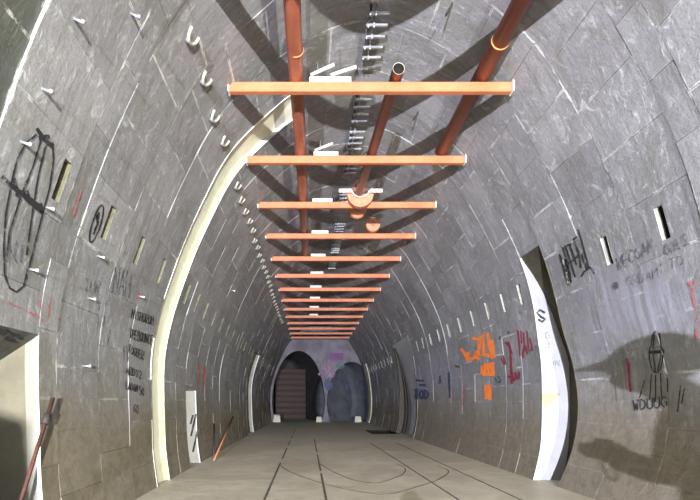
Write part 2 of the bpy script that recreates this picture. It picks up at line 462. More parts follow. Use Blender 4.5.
# steel frame standing in the far right recess
fr = BM(); sa = zR2['s0']+.15
for (o0, o1, ya, yb) in ((-.12, .10, 20.02, 20.12), (.14, .20, 19.9, 20.1), (.28, .34, 19.95, 20.12)):
    n = 26; prev = None
    for i in range(n+1):
        s = sa + (S-.01-sa)*i/n; k = min(1, zR2['fn'](s)/.5)
        ring = [fr.verts.new(P3(s, y, o*k)) for y, o in ((ya, o0), (yb, o0), (yb, o1), (ya, o1))]
        if prev:
            for j in range(4): fr.faces.new((prev[j], prev[(j+1) % 4], ring[(j+1) % 4], ring[j]))
        prev = ring
T7 = struct(obj('trim_7', fr, M_STEEL), 'dark steel frame rib in the far right doorway recess')

# ------------------------------------------------------------------ floor, back wall
bm = BM()
pit = (2.85, 4.12, 19.8, 22.4)
xs = [-3.6, pit[0], pit[1], 5.2]; ys = [-14.2, pit[2], pit[3], 31.9]
for i in range(3):
    for j in range(3):
        if i == 1 and j == 1:
            continue
        bm.faces.new([bm.verts.new(p) for p in ((xs[i], ys[j], 0), (xs[i+1], ys[j], 0), (xs[i+1], ys[j+1], 0), (xs[i], ys[j+1], 0))])
x0, x1, y0, y1 = pit
for q in (((x0,y0,0),(x1,y0,0),(x1,y0,-.6),(x0,y0,-.6)), ((x0,y1,0),(x1,y1,0),(x1,y1,-.6),(x0,y1,-.6)), ((x0,y0,0),(x0,y1,0),(x0,y1,-.6),(x0,y0,-.6)),
          ((x1,y0,0),(x1,y1,0),(x1,y1,-.6),(x1,y0,-.6)), ((x0,y0,-.6),(x1,y0,-.6),(x1,y1,-.6),(x0,y1,-.6))):
    bm.faces.new([bm.verts.new(p) for p in q]).material_index = 1
bmesh.ops.remove_doubles(bm, verts=bm.verts, dist=1e-5)
bmesh.ops.recalc_face_normals(bm, faces=bm.faces)
struct(obj('floor', bm, [M_FLOOR, M_PIT]), 'dusty beige concrete tunnel floor')
bm = BM(); box(bm, -3.4, 5.0, -14.3, -14.02, -.1, 7.3)
struct(obj('wall_back', bm, M_CONC), 'concrete wall closing the tunnel behind the camera')

# ------------------------------------------------------------------ end wall with its two openings
EY = 31.6
def egg(cx, hw, top, n=28, grow=0.0):
    pts = []
    for i in range(n+1):
        a = PI*i/n
        wz = math.sin(a); x = -math.cos(a)
        zz = CZ*.9 + (top+grow-CZ*.9)*wz
        pts.append((cx + (hw+grow)*x, zz))
    return [(cx-(hw+grow)*.86, 0.0), (cx-(hw+grow)*.97, .7)] + pts + [(cx+(hw+grow)*.97, .7), (cx+(hw+grow)*.86, 0.0)]
OPEN = [egg(-.60, 1.86, 5.0), egg(3.12, 1.72, 4.22)]
def wall_with_holes(name, outer, holes, y0, y1, mat):
    loops = [[Vector((x, z, 0)) for x, z in outer]] + [[Vector((x, z, 0)) for x, z in h] for h in holes]
    flat = [p for l in loops for p in l]; tris = tessellate_polygon(loops)
    bm = BM()
    A = [bm.verts.new((p.x, y0, p.y)) for p in flat]; B = [bm.verts.new((p.x, y1, p.y)) for p in flat]
    for t in tris:
        try: bm.faces.new([A[i] for i in t]); bm.faces.new([B[i] for i in t[::-1]])
        except ValueError: pass
    k = 0
    for l in loops:
        for i in range(len(l)):
            j = (i+1) % len(l); bm.faces.new((A[k+i], A[k+j], B[k+j], B[k+i]))
        k += len(l)
    bmesh.ops.recalc_face_normals(bm, faces=bm.faces)
    return struct(obj(name, bm, mat))
outer = [(-3.4, 0), (-3.4, 7.2), (5.0, 7.2), (5.0, 0), (OPEN[1][-1][0], 0)] 
# outline walked along the floor, stepping round both openings
outline = [(-3.4, 0)] + OPEN[0] + OPEN[1] + [(5.0, 0), (5.0, 7.2), (-3.4, 7.2)]
EW = wall_with_holes('wall_end', outline, [], EY, EY+.4, M_ENDW)
EW['label'] = 'pale end wall pierced by two arched openings'
def adit(name, prof, path, mat, capmat, label):
    """side passage swept from its opening along a bending path"""
    bm = BM(); rows = []
    cx = sum(p[0] for p in prof)/len(prof)
    for (dx, y, rot) in path:
        rows.append([bm.verts.new((cx+dx+(x-cx)*math.cos(rot), y+(x-cx)*math.sin(rot), z)) for x, z in prof])
    for a, b in zip(rows, rows[1:]):
        for k in range(len(prof)-1): bm.faces.new((a[k], a[k+1], b[k+1], b[k])).smooth = True
        f = bm.faces.new((a[0], a[-1], b[-1], b[0])); f.material_index = 2
    f = bm.faces.new(rows[-1]); f.material_index = 1
    return struct(obj(name, bm, [mat, capmat, M_FLOOR]), label)
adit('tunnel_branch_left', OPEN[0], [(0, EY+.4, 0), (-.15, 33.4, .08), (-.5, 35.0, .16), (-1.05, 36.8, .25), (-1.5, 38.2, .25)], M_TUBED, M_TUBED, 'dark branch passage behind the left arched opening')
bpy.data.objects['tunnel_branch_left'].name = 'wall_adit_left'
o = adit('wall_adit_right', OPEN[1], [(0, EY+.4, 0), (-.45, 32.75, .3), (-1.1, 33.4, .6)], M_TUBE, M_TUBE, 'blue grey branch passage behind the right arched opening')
# the red ribbed shutter deep in the left passage
rt = empty('roller_shutter', (-1.15, 35.9, 0), .2)
tag(rt, 'dark red ribbed shutter inside the left arched opening', 'shutter')
bm = BM(); 
for k in range(9):
    z = .05 + k*.45
    box(bm, -1.3, .98, -.10, 0.0, z+.10, z+.34); box(bm, -1.3, .98, .0, .02, z-.12, z+.12, 1)
obj('slat_curtain', bm, [M_RED, M_STEEL], rt)
bm = BM(); box(bm, -1.38, -1.3, -.06, .04, 0, 4.1); obj('guide_rail', bm, M_STEEL, rt)
bm = BM(); box(bm, .98, 1.06, -.06, .04, 0, 4.1); obj('guide_rail', bm, M_STEEL, rt)
def on_cap(u, v):
    c = Vector((3.12-1.1, 33.4)); n = Vector((-math.sin(.6), math.cos(.6))); k = (u-VX)/F
    D = n.dot(c)/(n.x*k + n.y) - .03
    return Vector((k*D, D, CZ+(VY-v)*D/F))
# sign and sprayed colour on the end wall
def flat_quad(name, pts, mat, parent=None):
    bm = BM(); bm.faces.new([bm.verts.new(p) for p in pts]); return obj(name, bm, mat, parent)
def ewp(u, v, y=EY-.006): return ((u-VX)*y/F, y, CZ+(VY-v)*y/F)
bm = BM(); a = ewp(330, 360); b = ewp(343.5, 353); box(bm, a[0], b[0], EY-.03, EY-.002, a[2], b[2])
sg = obj('wall_sign', bm, P_PURPLE); sg.data.materials[0] = simple('purple_sign_enamel', (.09, .02, .12), .2, 3, .6)
tag(sg, 'purple rectangular sign on the pale end wall above the arched openings', 'sign')
random.seed(3)
def blob(name, c, rx, rz, mat, parent, yy=EY-.006, n=18):
    bm = BM(); pts = []
    for i in range(n):
        a = 2*PI*i/n; r = .75+.5*random.random(); pts.append(bm.verts.new((c[0]+rx*r*math.cos(a), yy, c[2]+rz*r*math.sin(a))))
    bm.faces.new(pts); return obj(name, bm, mat, parent)
blob('graffiti', ewp(327, 370), .55, .75, P_LILAC, EW); blob('graffiti', ewp(340, 366), .3, .2, P_TEAL, EW, EY-.008)
blob('graffiti', ewp(328, 384), .28, .42, P_BLUE, EW, EY-.010)
for i, (u, v, w, h, d) in enumerate(((277, 420, .52, .5, .45), (319, 417.5, .42, .36, .35), (358, 420, .5, .4, .45))):
    x = (u-VX)*(EY-.4)/F; bm = BM(); box(bm, -w/2, w/2, -d/2, d/2, 0, h)
    for vv in bm.verts:
        if vv.co.z > .1: vv.co.x *= .8; vv.co.y *= .8; vv.co.z *= .85+.3*random.random()
    o = bev(obj('kerb_block', bm, M_CREAM), .04, 2); o.location = (x, EY-.32, 0)
    tag(o, ('pale concrete block at the left foot of the left arched opening', 'small pale concrete block between the two arched openings', 'pale concrete block at the right foot of the right arched opening')[i], 'block', 'blocks at the feet of the end openings')
# whitewashed last ring on the right
bm = BM(); pr = None
for i in range(25):
    s = s_at_z(3.9, 'R') + (S-.02-s_at_z(3.9, 'R'))*i/24
    c = [bm.verts.new(P3(s, y, o)) for y, o in ((29.3, -.003), (29.3, -.05), (30.4, -.05), (30.4, -.003))]
    if pr:
        for j in range(4): bm.faces.new((pr[j], pr[(j+1) % 4], c[(j+1) % 4], c[j]))
    pr = c
struct(obj('trim_8', bm, M_CREAM), 'pale band on the last ring of the right wall')

# ------------------------------------------------------------------ floor rails (two narrow tracks and a crossover, worn into the floor)
def strip(name, pts, w, mat, z=.004, gaps=()):
    bm = BM(); pts = catmull([Vector(p) for p in pts], 8) if len(pts) > 2 else [Vector(pts[0]).lerp(Vector(pts[1]), i/60) for i in range(61)]
    prev = None
    for i, p in enumerate(pts):
        d = pts[min(i+1, len(pts)-1)] - pts[max(i-1, 0)]; n = Vector((-d.y, d.x)).normalized()*w/2
        c = [bm.verts.new((p.x+n.x, p.y+n.y, zz)) for zz in (0.0005, z)] + [bm.verts.new((p.x-n.x, p.y-n.y, zz)) for zz in (z, 0.0005)]
        if prev and not any(a < p.y < b for a, b in gaps):
            for j in range(3): bm.faces.new((prev[j], prev[j+1], c[j+1], c[j]))
        prev = c
    return obj(name, bm, mat)
G = 'rails sunk in the floor'
tag(strip('floor_rail', [(-.61, 1.2), (-.61, 24)], .036, M_RAIL, gaps=((10.6, 11.2), (14.0, 14.6), (16.5, 17.4), (19, 20))), 'leftmost dark rail groove in the tunnel floor', 'rail', G)
tag(strip('floor_rail', [(.275, 1.2), (.275, 17)], .036, M_RAIL, gaps=((9.0, 9.3), (12.2, 12.7))), 'second dark rail groove from the left in the floor', 'rail', G)
tag(strip('floor_rail', [(2.17, 1.2), (2.17, 15.5)], .03, M_RAIL), 'third rail groove from the left, crossing the looped grooves', 'rail', G)
tag(strip('floor_rail', [(3.06, 1.2), (3.06, 15.5)], .03, M_RAIL), 'rightmost rail groove, nearest the right wall', 'rail', G)
tag(strip('curved_rail', [(-.58, 9.9), (-.40, 9.2), (-.06, 8.35), (.31, 7.68), (.72, 7.1), (1.2, 6.8), (1.76, 7.35), (2.35, 8.08), (2.75, 8.8), (2.9, 9.3), (2.85, 9.8)], .020, M_RAIL), 'outer curved rail groove looping across the floor', 'rail', 'curved rails')
tag(strip('curved_rail', [(.29, 10.2), (.42, 9.5), (.57, 8.87), (.83, 8.08), (1.15, 7.75), (1.42, 8.0), (1.85, 8.7), (2.07, 9.5), (2.02, 10.1)], .020, M_RAIL), 'inner curved rail groove looping across the floor', 'rail', 'curved rails')
bn = empty('shadow_caster', (-.14, -2.0, 0)); tag(bn, 'added black domed form behind the camera, casting the round floor shadow', 'shadow caster')  # added out of view to throw the round shadow on the floor
bm = BM(); tube(bm, [(0, 0, .002), (0, 0, .03), (0, 0, .60)], [.115, .12, .135], 28); obj('caster_body', bm, M_BLACKM, bn)
bm = BM(); tube(bm, [(0, 0, .602)] + [(0, 0, .62+.135*math.sin(a)) for a in [PI/2*k/8 for k in range(8)]] + [(0, 0, .755)], [.14] + [.14*math.cos(PI/2*k/8) for k in range(8)] + [.004], 28); obj('caster_dome', bm, M_BLACKM, bn)

# ------------------------------------------------------------------ orange cross beams
BX0, BX1, BZ = -1.09, 2.84, 5.675
ordn = ['nearest the camera in view', 'second from the camera, carrying the end of the right pipe', 'third from the camera, behind the large round pipe clamp', 'fourth from the camera, under the small round pipe cap',
        'fifth from the camera', 'sixth from the camera', 'seventh from the camera', 'eighth from the camera', 'ninth from the camera', 'tenth from the camera', 'eleventh from the camera',
        'twelfth from the camera', 'thirteenth from the camera', 'farthest from the camera, before the end wall']
def beam_parts(root, plates):
    L = BX1-BX0; bm = BM()
    box(bm, 0, L, -.006, .006, .006, .124)             # web
    box(bm, 0, L, -.010, .066, 0, .012); box(bm, 0, L, -.010, .066, .118, .130)
    bev(obj('channel', bm, M_ORANGE, root), .003, 1)
    for sx in (0, 1):
        bm = BM(); x = .012 if sx == 0 else L-.012
        box(bm, x-.012, x+.012, -.05, .075, -.012, .155)
        bev(obj('end_plate', bm, M_WPLATE, root), .003, 1)
    bm = BM()
    for sx in (.0, L):
        d = 1 if sx == 0 else -1
        vs = [bm.verts.new(p) for p in ((sx+d*.03, .008, .02), (sx+d*.22, .008, .02), (sx+d*.03, .008, .115), (sx+d*.03, .02, .02), (sx+d*.22, .02, .02), (sx+d*.03, .02, .115))]
        for f in ((0,1,2),(5,4,3),(0,3,4,1),(1,4,5,2),(2,5,3,0)): bm.faces.new([vs[i] for i in f])
    obj('gusset', bm, M_ORANGE, root)
beams = []
first = empty('cross_beam', (BX0, 6.2, BZ)); beam_parts(first, True)
def dup(root):
    r = root.copy(); COL.objects.link(r)
    for ch in root.children:
        c = ch.copy(); COL.objects.link(c); c.parent = r; c.matrix_parent_inverse = ch.matrix_parent_inverse.copy()
    return r
for k in range(-2, 14):
    o = first if k == 0 else dup(first)
    o.location = (BX0, 6.2+1.855*k, BZ)
    if k >= 0: lb = 'orange steel cross beam spanning the tunnel, ' + ordn[k]
    else: lb = ('orange steel cross beam overhead just in front of the camera, above the frame' if k == -1 else 'orange steel cross beam overhead directly above the photographer')
    tag(o, lb, 'beam', 'orange cross beams'); beams.append(o)

# white plates standing on the beams
for k in range(-2, 10):
    y = 6.2+1.855*k
    r = empty('mounting_plate', (.03 if k <= 0 else .12, y, BZ+.130))
    w = .58 if k <= 0 else .44
    bm = BM(); box(bm, 0, w, .005, .06, 0.002, .085); bev(obj('plate', bm, M_WPLATE, r), .004, 1)
    if k < 2:
        bm = BM(); tube(bm, [(.02, .0, .10), (.34, -.10, .17)], .022, 10); obj('tube', bm, M_WPLATE, r)
        if k == 0:
            bm = BM(); tube(bm, [(.30, .0, .10), (.64, -.10, .14)], .022, 10); obj('tube', bm, M_WPLATE, r)
        bm = BM(); tube(bm, [(.12, .03, .08), (.12, .03, .30)], .006, 6); obj('pin', bm, M_GALV, r)
    nm = ('nearest', 'second', 'third', 'fourth', 'fifth', 'sixth', 'seventh', 'eighth', 'ninth', 'tenth', 'overhead', 'overhead in front of the camera')[k]
    tag(r, 'white plate standing on top of the %s orange cross beam' % (nm if k >= 0 else ('overhead hindmost', 'overhead foremost')[k+2]) + (' with two white tubes' if k == 0 else ' with one white tube' if k == 1 else ', above the frame' if k < 0 else ''), 'plate', 'white plates on the beams')

# ------------------------------------------------------------------ pipes lying on the beams
def pipe_thing(name, pts, r, label, bands=()):
    root = empty(name, pts[0]); p0 = Vector(pts[0])
    bm = BM(); pipe_mesh(bm, [Vector(p)-p0 for p in pts], r, r*.90, 24); obj('pipe_run', bm, [M_PIPE, M_PIT, M_HOOK], root, True)
    for t in bands:
        a = Vector(pts[0]).lerp(Vector(pts[-1]), t)-p0; d = (Vector(pts[-1])-Vector(pts[0])).normalized()
        bm = BM(); tube(bm, [a-d*.012, a-d*.006, a+d*.006, a+d*.012], [r*1.0, r*1.05, r*1.05, r*1.0], 24, False); o = obj('weld_bead', bm, M_WELD, root); o['label'] = 'thin orange bead'
    return tag(root, label, 'pipe')
zt = BZ+.130
pipe_thing('steel_pipe', [(-.30, -8, zt+.103), (-.168, 5.15, zt+.103), (-.09, 9.6, zt+.103), (-.05, 13.8, zt+.103)], .10, 'long red brown pipe lying on the beams at the left', (.631,))
pipe_thing('steel_pipe', [(2.42, -8, zt+.113), (2.42, 8.12, zt+.113)], .11, 'thick red brown pipe on the right, ending at the second beam', (.8457,))
pipe_thing('steel_pipe', [(1.235, 6.06, zt+.086), (1.12, 9.60, zt+.086)], .083, 'short red brown pipe with an open end over the nearest beam', ())
def halfdisc(bm, c, r, t, a0, a1, n=22):
    fr = [bm.verts.new((c[0]+r*math.cos(a0+(a1-a0)*k/n), c[1], c[2]+r*math.sin(a0+(a1-a0)*k/n))) for k in range(n+1)]
    bk = [bm.verts.new((v.co.x, c[1]+t, v.co.z)) for v in fr]
    bm.faces.new(fr); bm.faces.new(bk[::-1])
    for k in range(n+1): bm.faces.new((fr[k], bk[k], bk[(k+1) % (n+1)], fr[(k+1) % (n+1)]))
# large clamp in front of the third beam
cl = empty('pipe_clamp', (1.155, 9.72, zt+.02))
tag(cl, 'large half round salmon pipe clamp with white flanges over the third beam', 'clamp')
bm = BM(); halfdisc(bm, (0, 0, .08), .285, .13, PI, 2*PI); bmesh.ops.recalc_face_normals(bm, faces=bm.faces); bev(obj('saddle', bm, M_SALMON, cl), .008, 2)
bm = BM()
for a, b in ((-.47, -.20), (.20, .47)): box(bm, a, b, -.05, -.015, .085, .16)
n = 12
for k in range(n):
    a0 = PI + PI*k/n; a1 = PI+PI*(k+1)/n
    q = [(r*math.cos(a), y, .13+r*.75*math.sin(a)) for a in (a0, a1) for r in (.17, .205) for y in (-.05, -.015)]
    vs = [bm.verts.new(p) for p in q]
    for f in ((0,1,3,2),(4,6,7,5),(0,4,5,1),(2,3,7,6),(0,2,6,4),(1,5,7,3)): bm.faces.new([vs[i] for i in f])
bev(obj('flange_strap', bm, M_WPLATE, cl), .004, 1)
bm = BM(); tube(bm, [(-.02, -.08, .19), (-.02, .02, .19)], .15, 24); obj('pipe_end', bm, M_PIPE, cl)
for sx in (-.40, -.28, .28, .40):
    bm = BM(); tube(bm, [(sx, -.062, .123), (sx, -.048, .123)], .018, 6); obj('bolt', bm, M_GALV, cl)
def cap(x, y, z, r, label):
    c = empty('round_drum', (x, y, z)); tag(c, label, 'drum', 'round drums among the beams')
    bm = BM(); tube(bm, [(0, 0, 0), (0, .03, 0), (0, .14, 0), (0, .20, 0)], [r*.94, r, r, r*.8], 26); bev(obj('drum', bm, M_SALMON, c), .006, 1)
    bm = BM(); tube(bm, [(0, -.03, 0), (0, .01, 0)], r*.28, 14); obj('hub', bm, M_PIPE, c)
cap(1.70, 11.55, zt+.165, .185, 'small round salmon pipe cap above the fourth beam')
cap(1.18, 10.5, 5.90, .20, 'round salmon pipe cap behind and below the large clamp')
# saddle hoop on the short pipe by the second beam
hp = empty('pipe_hoop', (1.16, 8.35, zt+.085)); tag(hp, 'dark metal hoop round the short middle pipe near the second beam', 'hoop')
bm = BM(); pts = [(.17*math.cos(a), 0, -.087 + .25*math.sin(a)) for a in [PI*k/16 for k in range(17)]]
tube(bm, pts, .012, 8); obj('strap', bm, M_STEEL, hp)
bm = BM(); box(bm, -.22, .22, -.03, .03, -.103, -.087); obj('foot_plate', bm, M_PIPE, hp)

# ------------------------------------------------------------------ cable racks under the crown
crown_z = max(p.y for p in PROF)
racks = [(5.98, 6), (7.75, 5), (8.9, 4), (9.9, 4), (11.6, 5), (13.5, 5), (15.3, 5), (17.2, 5)]
for i, (y, n) in enumerate(racks):
    r = empty('cable_rack', (.90, y, crown_z-.02))
    for k in range(n):
        bm = BM(); box(bm, -.06+.02*(k % 2), .24, k*.2-.014, k*.2+.014, -.13, -.10); obj('rung', bm, M_GALV, r)
        bm = BM()
        tube(bm, [(-.03, k*.2, .0), (-.03, k*.2, -.15)], .013, 8); tube(bm, [(.05, k*.2, .0), (.05, k*.2, -.15)], .013, 8); obj('hanger_pin', bm, M_GALV, r)
    bm = BM(); tube(bm, [(-.03, -.05, -.085), (-.02, (n-1)*.1, -.09), (-.03, (n-1)*.2+.08, -.085)], .016, 8); obj('cable', bm, M_BLACKM, r)
    nm = ('nearest', 'second', 'third', 'fourth', 'fifth', 'sixth', 'seventh', 'farthest')[i]
    tag(r, 'galvanised cable rack under the tunnel crown, %s from the camera' % nm, 'cable rack', 'cable racks under the crown')

# ------------------------------------------------------------------ C shaped hooks along the left shoulder
def wallframe(s, y, off=0.0):
    p = P3(s, y, off); n = N2(s); n3 = Vector((-n.x, 0, -n.y)); t = Vector((0, 1, 0)); u = n3.cross(t).normalized()
    if u.z < 0: u = -u
    return p, n3, t, u
sH = hit(210, 95)[0]
hook_me = BM()
pts = [(.10*math.cos(a), -.02, .10*math.sin(a)) for a in [PI*1.02 + PI*1.12*k/18 for k in range(19)]]
tube(hook_me, pts, .019, 8)
hk0 = None
yh = [4.97, 5.63, 6.30, 6.96] + [8.35 + .56*k for k in range(27)]
ORD = ['first','second','third','fourth','fifth','sixth','seventh','eighth','ninth','tenth','eleventh','twelfth','thirteenth','fourteenth','fifteenth','sixteenth','seventeenth','eighteenth','nineteenth','twentieth',
       'twenty-first','twenty-second','twenty-third','twenty-fourth','twenty-fifth','twenty-sixth','twenty-seventh','twenty-eighth','twenty-ninth','thirtieth','thirty-first']
me_arc = None
for i, y in enumerate(yh):
    p, n3, t, u = wallframe(sH + random.uniform(-.03, .03), y)
    M = Matrix((( t.x, -n3.x, u.x, p.x + n3.x*.02), (t.y, -n3.y, u.y, p.y), (t.z, -n3.z, u.z, p.z + n3.z*.02), (0, 0, 0, 1)))
    if me_arc is None:
        r = empty('cable_hook'); a = obj('hook_arc', hook_me, M_HOOK, r); me_arc = a
        bm = BM(); tube(bm, [(0, .018, -.10), (0, -.03, -.10)], .022, 8); b = obj('stud', bm, M_GALV, r); st = b
    else:
        r = empty('cable_hook')
        for src in (me_arc, st):
            c = src.copy(); COL.objects.link(c); c.parent = r
    r.matrix_world = M
    if i == 0: lb = 'pale C-shaped cable hook on the left shoulder, nearest the camera'
    else: lb = 'pale C-shaped cable hook on the left shoulder, %s counted from the camera' % ORD[i]
    tag(r, lb, 'hook', 'cable hooks along the left wall')

# studs poking from the walls
studs = [(75, 19, 'highest on the near left wall'), (43, 89, 'on the near left wall above the black scrawl'), (22, 142, 'left of the top of the black cage drawing'), (46, 207, 'across the middle of the black cage drawing'),
         (30, 269, 'at the foot of the black cage drawing'), (89, 298, 'below the oval black drawing'), (84, 366, 'low on the left wall above the brown silt'), (139, 296, 'with a red mark beside the cream groove'),
         (132, 14, 'near the top edge of the left vault'), (98, 256, 'just under the oval black drawing'), (232, 290, 'beyond the cream groove')]
for u, v, w in studs:
    s, y = hit(u, v); p, n3, t, uu = wallframe(s, y)
    r = empty('wall_stud'); r.matrix_world = Matrix(((t.x, uu.x, n3.x, p.x), (t.y, uu.y, n3.y, p.y), (t.z, uu.z, n3.z, p.z), (0, 0, 0, 1)))
    bm = BM(); tube(bm, [(0, 0, -.015), (0, 0, .085)], .012, 8); obj('shank', bm, M_GALV, r)
    bm = BM(); box(bm, -.02, .02, -.016, .016, .06, .09); bev(obj('head', bm, M_GALV, r), .005, 1)
    tag(r, 'pale metal stud poking out ' + w, 'stud', 'studs on the left wall')
for u, v, w in ((452, 4, 'beside the right pipe at the top edge'), (418, 112, 'between the short pipe and the right pipe')):
    s, y = hit(u, v); p, n3, t, uu = wallframe(s, y)
    r = empty('eye_bolt'); r.matrix_world = Matrix(((t.x, uu.x, n3.x, p.x), (t.y, uu.y, n3.y, p.y), (t.z, uu.z, n3.z, p.z), (0, 0, 0, 1)))
    bm = BM(); tube(bm, [(0, 0, -.015), (0, 0, .08)], .012, 8); obj('shank', bm, M_STEEL, r)
    bm = BM(); tube(bm, [(.04*math.cos(2*PI*k/14), 0, .12+.04*math.sin(2*PI*k/14)) for k in range(15)], .010, 6); obj('ring', bm, M_STEEL, r)
    tag(r, 'dark eye bolt in the vault ' + w, 'bolt')

# ------------------------------------------------------------------ loose rods
def rod(name, a, b, r, mat, label, cat, clamp=None):
    a = Vector(a); b = Vector(b); root = empty(name, a)
    bm = BM(); tube(bm, [(0, 0, 0), (b-a)*.5 + Vector((.01, 0, .008)), b-a], r, 10); obj('shaft', bm, mat, root)
    if clamp:
        p = (b-a)*clamp; d = (b-a).normalized(); bm = BM(); tube(bm, [p-d*.05, p+d*.05], r*1.9, 10); obj('sleeve', bm, M_STEEL, root)
    return tag(root, label, cat)
def wp(u, v, D): return ((u-VX)*D/F, D, CZ+(VY-v)*D/F)
rod('leaning_rod', (-2.50, 3.62, .012), wp(53, 398, 4.33), .018, M_RUST, 'rusty reddish rod leaning in the near left niche', 'rod', .86)
rod('leaning_stick', (-2.22, 10.75, .02), wp(233, 417, 14.6), .022, M_WOOD, 'orange stick leaning on the left wall by the low striped niche', 'stick')
rod('leaning_stick', (-2.28, 11.0, .02), wp(214, 424, 12.1), .022, M_BLACKM, 'short black stick beside the orange stick at the left wall', 'stick')

# ------------------------------------------------------------------ painted marks: strokes lie on the lining itself
def on_wall(u, v, off=-.006):
    s, y = hit(u, v); return P3(s, y, off)
def stroke_bm(bm, pts, w, surf):
    dense = []
    for (x0, y0), (x1, y1) in zip(pts, pts[1:]):
        n = max(1, int(math.hypot(x1-x0, y1-y0)/2.5))
        dense += [(x0+(x1-x0)*k/n, y0+(y1-y0)*k/n) for k in range(n)]
    dense.append(pts[-1]); prev = None
    for i, (x, y) in enumerate(dense):
        xa, ya = dense[max(0, i-1)]; xb, yb = dense[min(len(dense)-1, i+1)]
        L = math.hypot(xb-xa, yb-ya) or 1; nx, ny = -(yb-ya)/L, (xb-xa)/L
        ww = w/2*(.8+.35*random.random())
        c = [bm.verts.new(surf(x+nx*ww, y+ny*ww)), bm.verts.new(surf(x-nx*ww, y-ny*ww))]
        if prev: bm.faces.new((prev[0], prev[1], c[1], c[0]))
        prev = c
def marks(strokes, w, mat, parent, surf=on_wall, label=None):
    bm = BM()
    for st in strokes: stroke_bm(bm, st, w, surf)
    o = obj('graffiti', bm, mat, parent)
    if label: o['label'] = label
    return o
FONT = {'A': [[(0,0),(2,6),(4,0)],[(1,2),(3,2)]], 'B': [[(0,0),(0,6),(3,6),(3,3.3),(0,3.3)],[(3,3.3),(4,2),(3,0),(0,0)]], 'C': [[(4,5),(2,6),(0,4),(0,2),(2,0),(4,1)]], 'D': [[(0,0),(0,6),(3,5),(4,3),(3,1),(0,0)]],
 'E': [[(4,6),(0,6),(0,0),(4,0)],[(0,3),(3,3)]], 'F': [[(4,6),(0,6),(0,0)],[(0,3),(3,3)]], 'G': [[(4,5),(2,6),(0,4),(0,2),(2,0),(4,1),(4,3),(2.5,3)]], 'H': [[(0,0),(0,6)],[(4,0),(4,6)],[(0,3),(4,3)]],
 'I': [[(2,0),(2,6)]], 'K': [[(0,0),(0,6)],[(4,6),(0,3),(4,0)]], 'L': [[(0,6),(0,0),(4,0)]], 'M': [[(0,0),(0,6),(2,3),(4,6),(4,0)]], 'N': [[(0,0),(0,6),(4,0),(4,6)]], 'O': [[(2,0),(0,2),(0,4),(2,6),(4,4),(4,2),(2,0)]],
 'P': [[(0,0),(0,6),(4,6),(4,3),(0,3)]], 'R': [[(0,0),(0,6),(4,6),(4,3),(0,3),(4,0)]], 'S': [[(4,5),(2,6),(0,4.5),(4,1.5),(2,0),(0,1)]], 'T': [[(0,6),(4,6)],[(2,6),(2,0)]], 'U': [[(0,6),(0,1),(2,0),(4,1),(4,6)]],
 'V': [[(0,6),(2,0),(4,6)]], 'W': [[(0,6),(1,0),(2,4),(3,0),(4,6)]], 'Y': [[(0,6),(2,3),(4,6)],[(2,3),(2,0)]], '2': [[(0,5),(2,6),(4,4.5),(0,0),(4,0)]], '5': [[(4,6),(0,6),(0,3.5),(3,3.5),(4,2),(3,0),(0,0)]],
 '6': [[(4,6),(1,4),(0,2),(2,0),(4,1.5),(2,3),(0,2)]], '0': [[(2,0),(0,2),(0,4),(2,6),(4,4),(4,2),(2,0)]], '8': [[(2,3),(0,4.5),(2,6),(4,4.5),(0,1.5),(2,0),(4,1.5),(2,3)]]}
def text(s, o, right, up, gap=1.35):
    """stroke lettering: o = lower left pixel, right = advance over one letter, up = letter height"""
    out = []
    for i, ch in enumerate(s):
        for st in FONT.get(ch, []):
            out.append([(o[0]+right[0]*(i*gap+x/4)+up[0]*y/6, o[1]+right[1]*(i*gap+x/4)+up[1]*y/6) for x, y in st])
    return out
WL, WR = WALL['wall_left'], WALL['wall_right']
random.seed(11)
cage = [[(36,134),(25,143),(16,160),(11,181),(5,214),(3,246),(4,275),(9,288),(16,292),(23,286),(27,268)], [(52,142),(53,160),(49,188),(40,221),(32,253),(25,279)],
        [(41,138),(32,167),(20,196),(9,232),(5,262)], [(47,138),(38,174),(31,217),(26,255)]]
marks(cage, 1.9, P_BLACK, WL, label='black spray drawing of a tall cage')
marks([[(1,176),(14,188),(27,197),(41,208)], [(12,184),(26,199),(42,212)], [(36,128),(44,140),(52,146)], [(38,138),(49,136)], [(13,178),(17,196)], [(25,190),(29,203)], [(39,203),(42,214)]], 4.2, P_BLACK, WL, label='thick black spray band')
marks([[(8,240),(10,252),(7,262)], [(16,240),(13,256),(17,266)], [(22,244),(20,262)]], 1.2, P_GREYB, WL)
ov = []
for k in range(19):
    a = 2*PI*k/18; ex, ey = 4.2*math.cos(a), 19.5*math.sin(a); th = .30
    ov.append((96+ex*math.cos(th)-ey*math.sin(th)*1.0, 223.5+ex*math.sin(th)+ey*math.cos(th)))
marks([ov, [(99,212),(96,217),(97,224),(93,234)], [(95,214),(98,222),(94,230)]], 1.7, P_BLACK, WL, label='small black oval drawing')
marks([[(98,214),(97,219)]], 3.2, P_BLACK, WL)
blk = []
for s_, o_, e_, h_ in (('MYSHOROM', (131,318), (152.5,325.5), (1.0,-9)), ('THEBOUNCE', (129,338), (152,345), (.8,-9.5)), ('TOGBER', (128,353), (143,360), (.6,-8.5)), ('ARDY2', (125.5,374), (141,379), (.4,-8)), ('LADAN', (125.5,389), (137,392.5), (.3,-7.5))):
    n_ = len(s_)*1.35-.35; blk += text(s_, o_, ((e_[0]-o_[0])/n_, (e_[1]-o_[1])/n_), h_)
blk += text('50', (139,394), (1.9,.9), (.2,-8)) + text('60', (133,412), (2.1,.9), (.3,-9))
marks(blk, 1.05, P_BLACK, WL, label='five lines of small black handwriting')
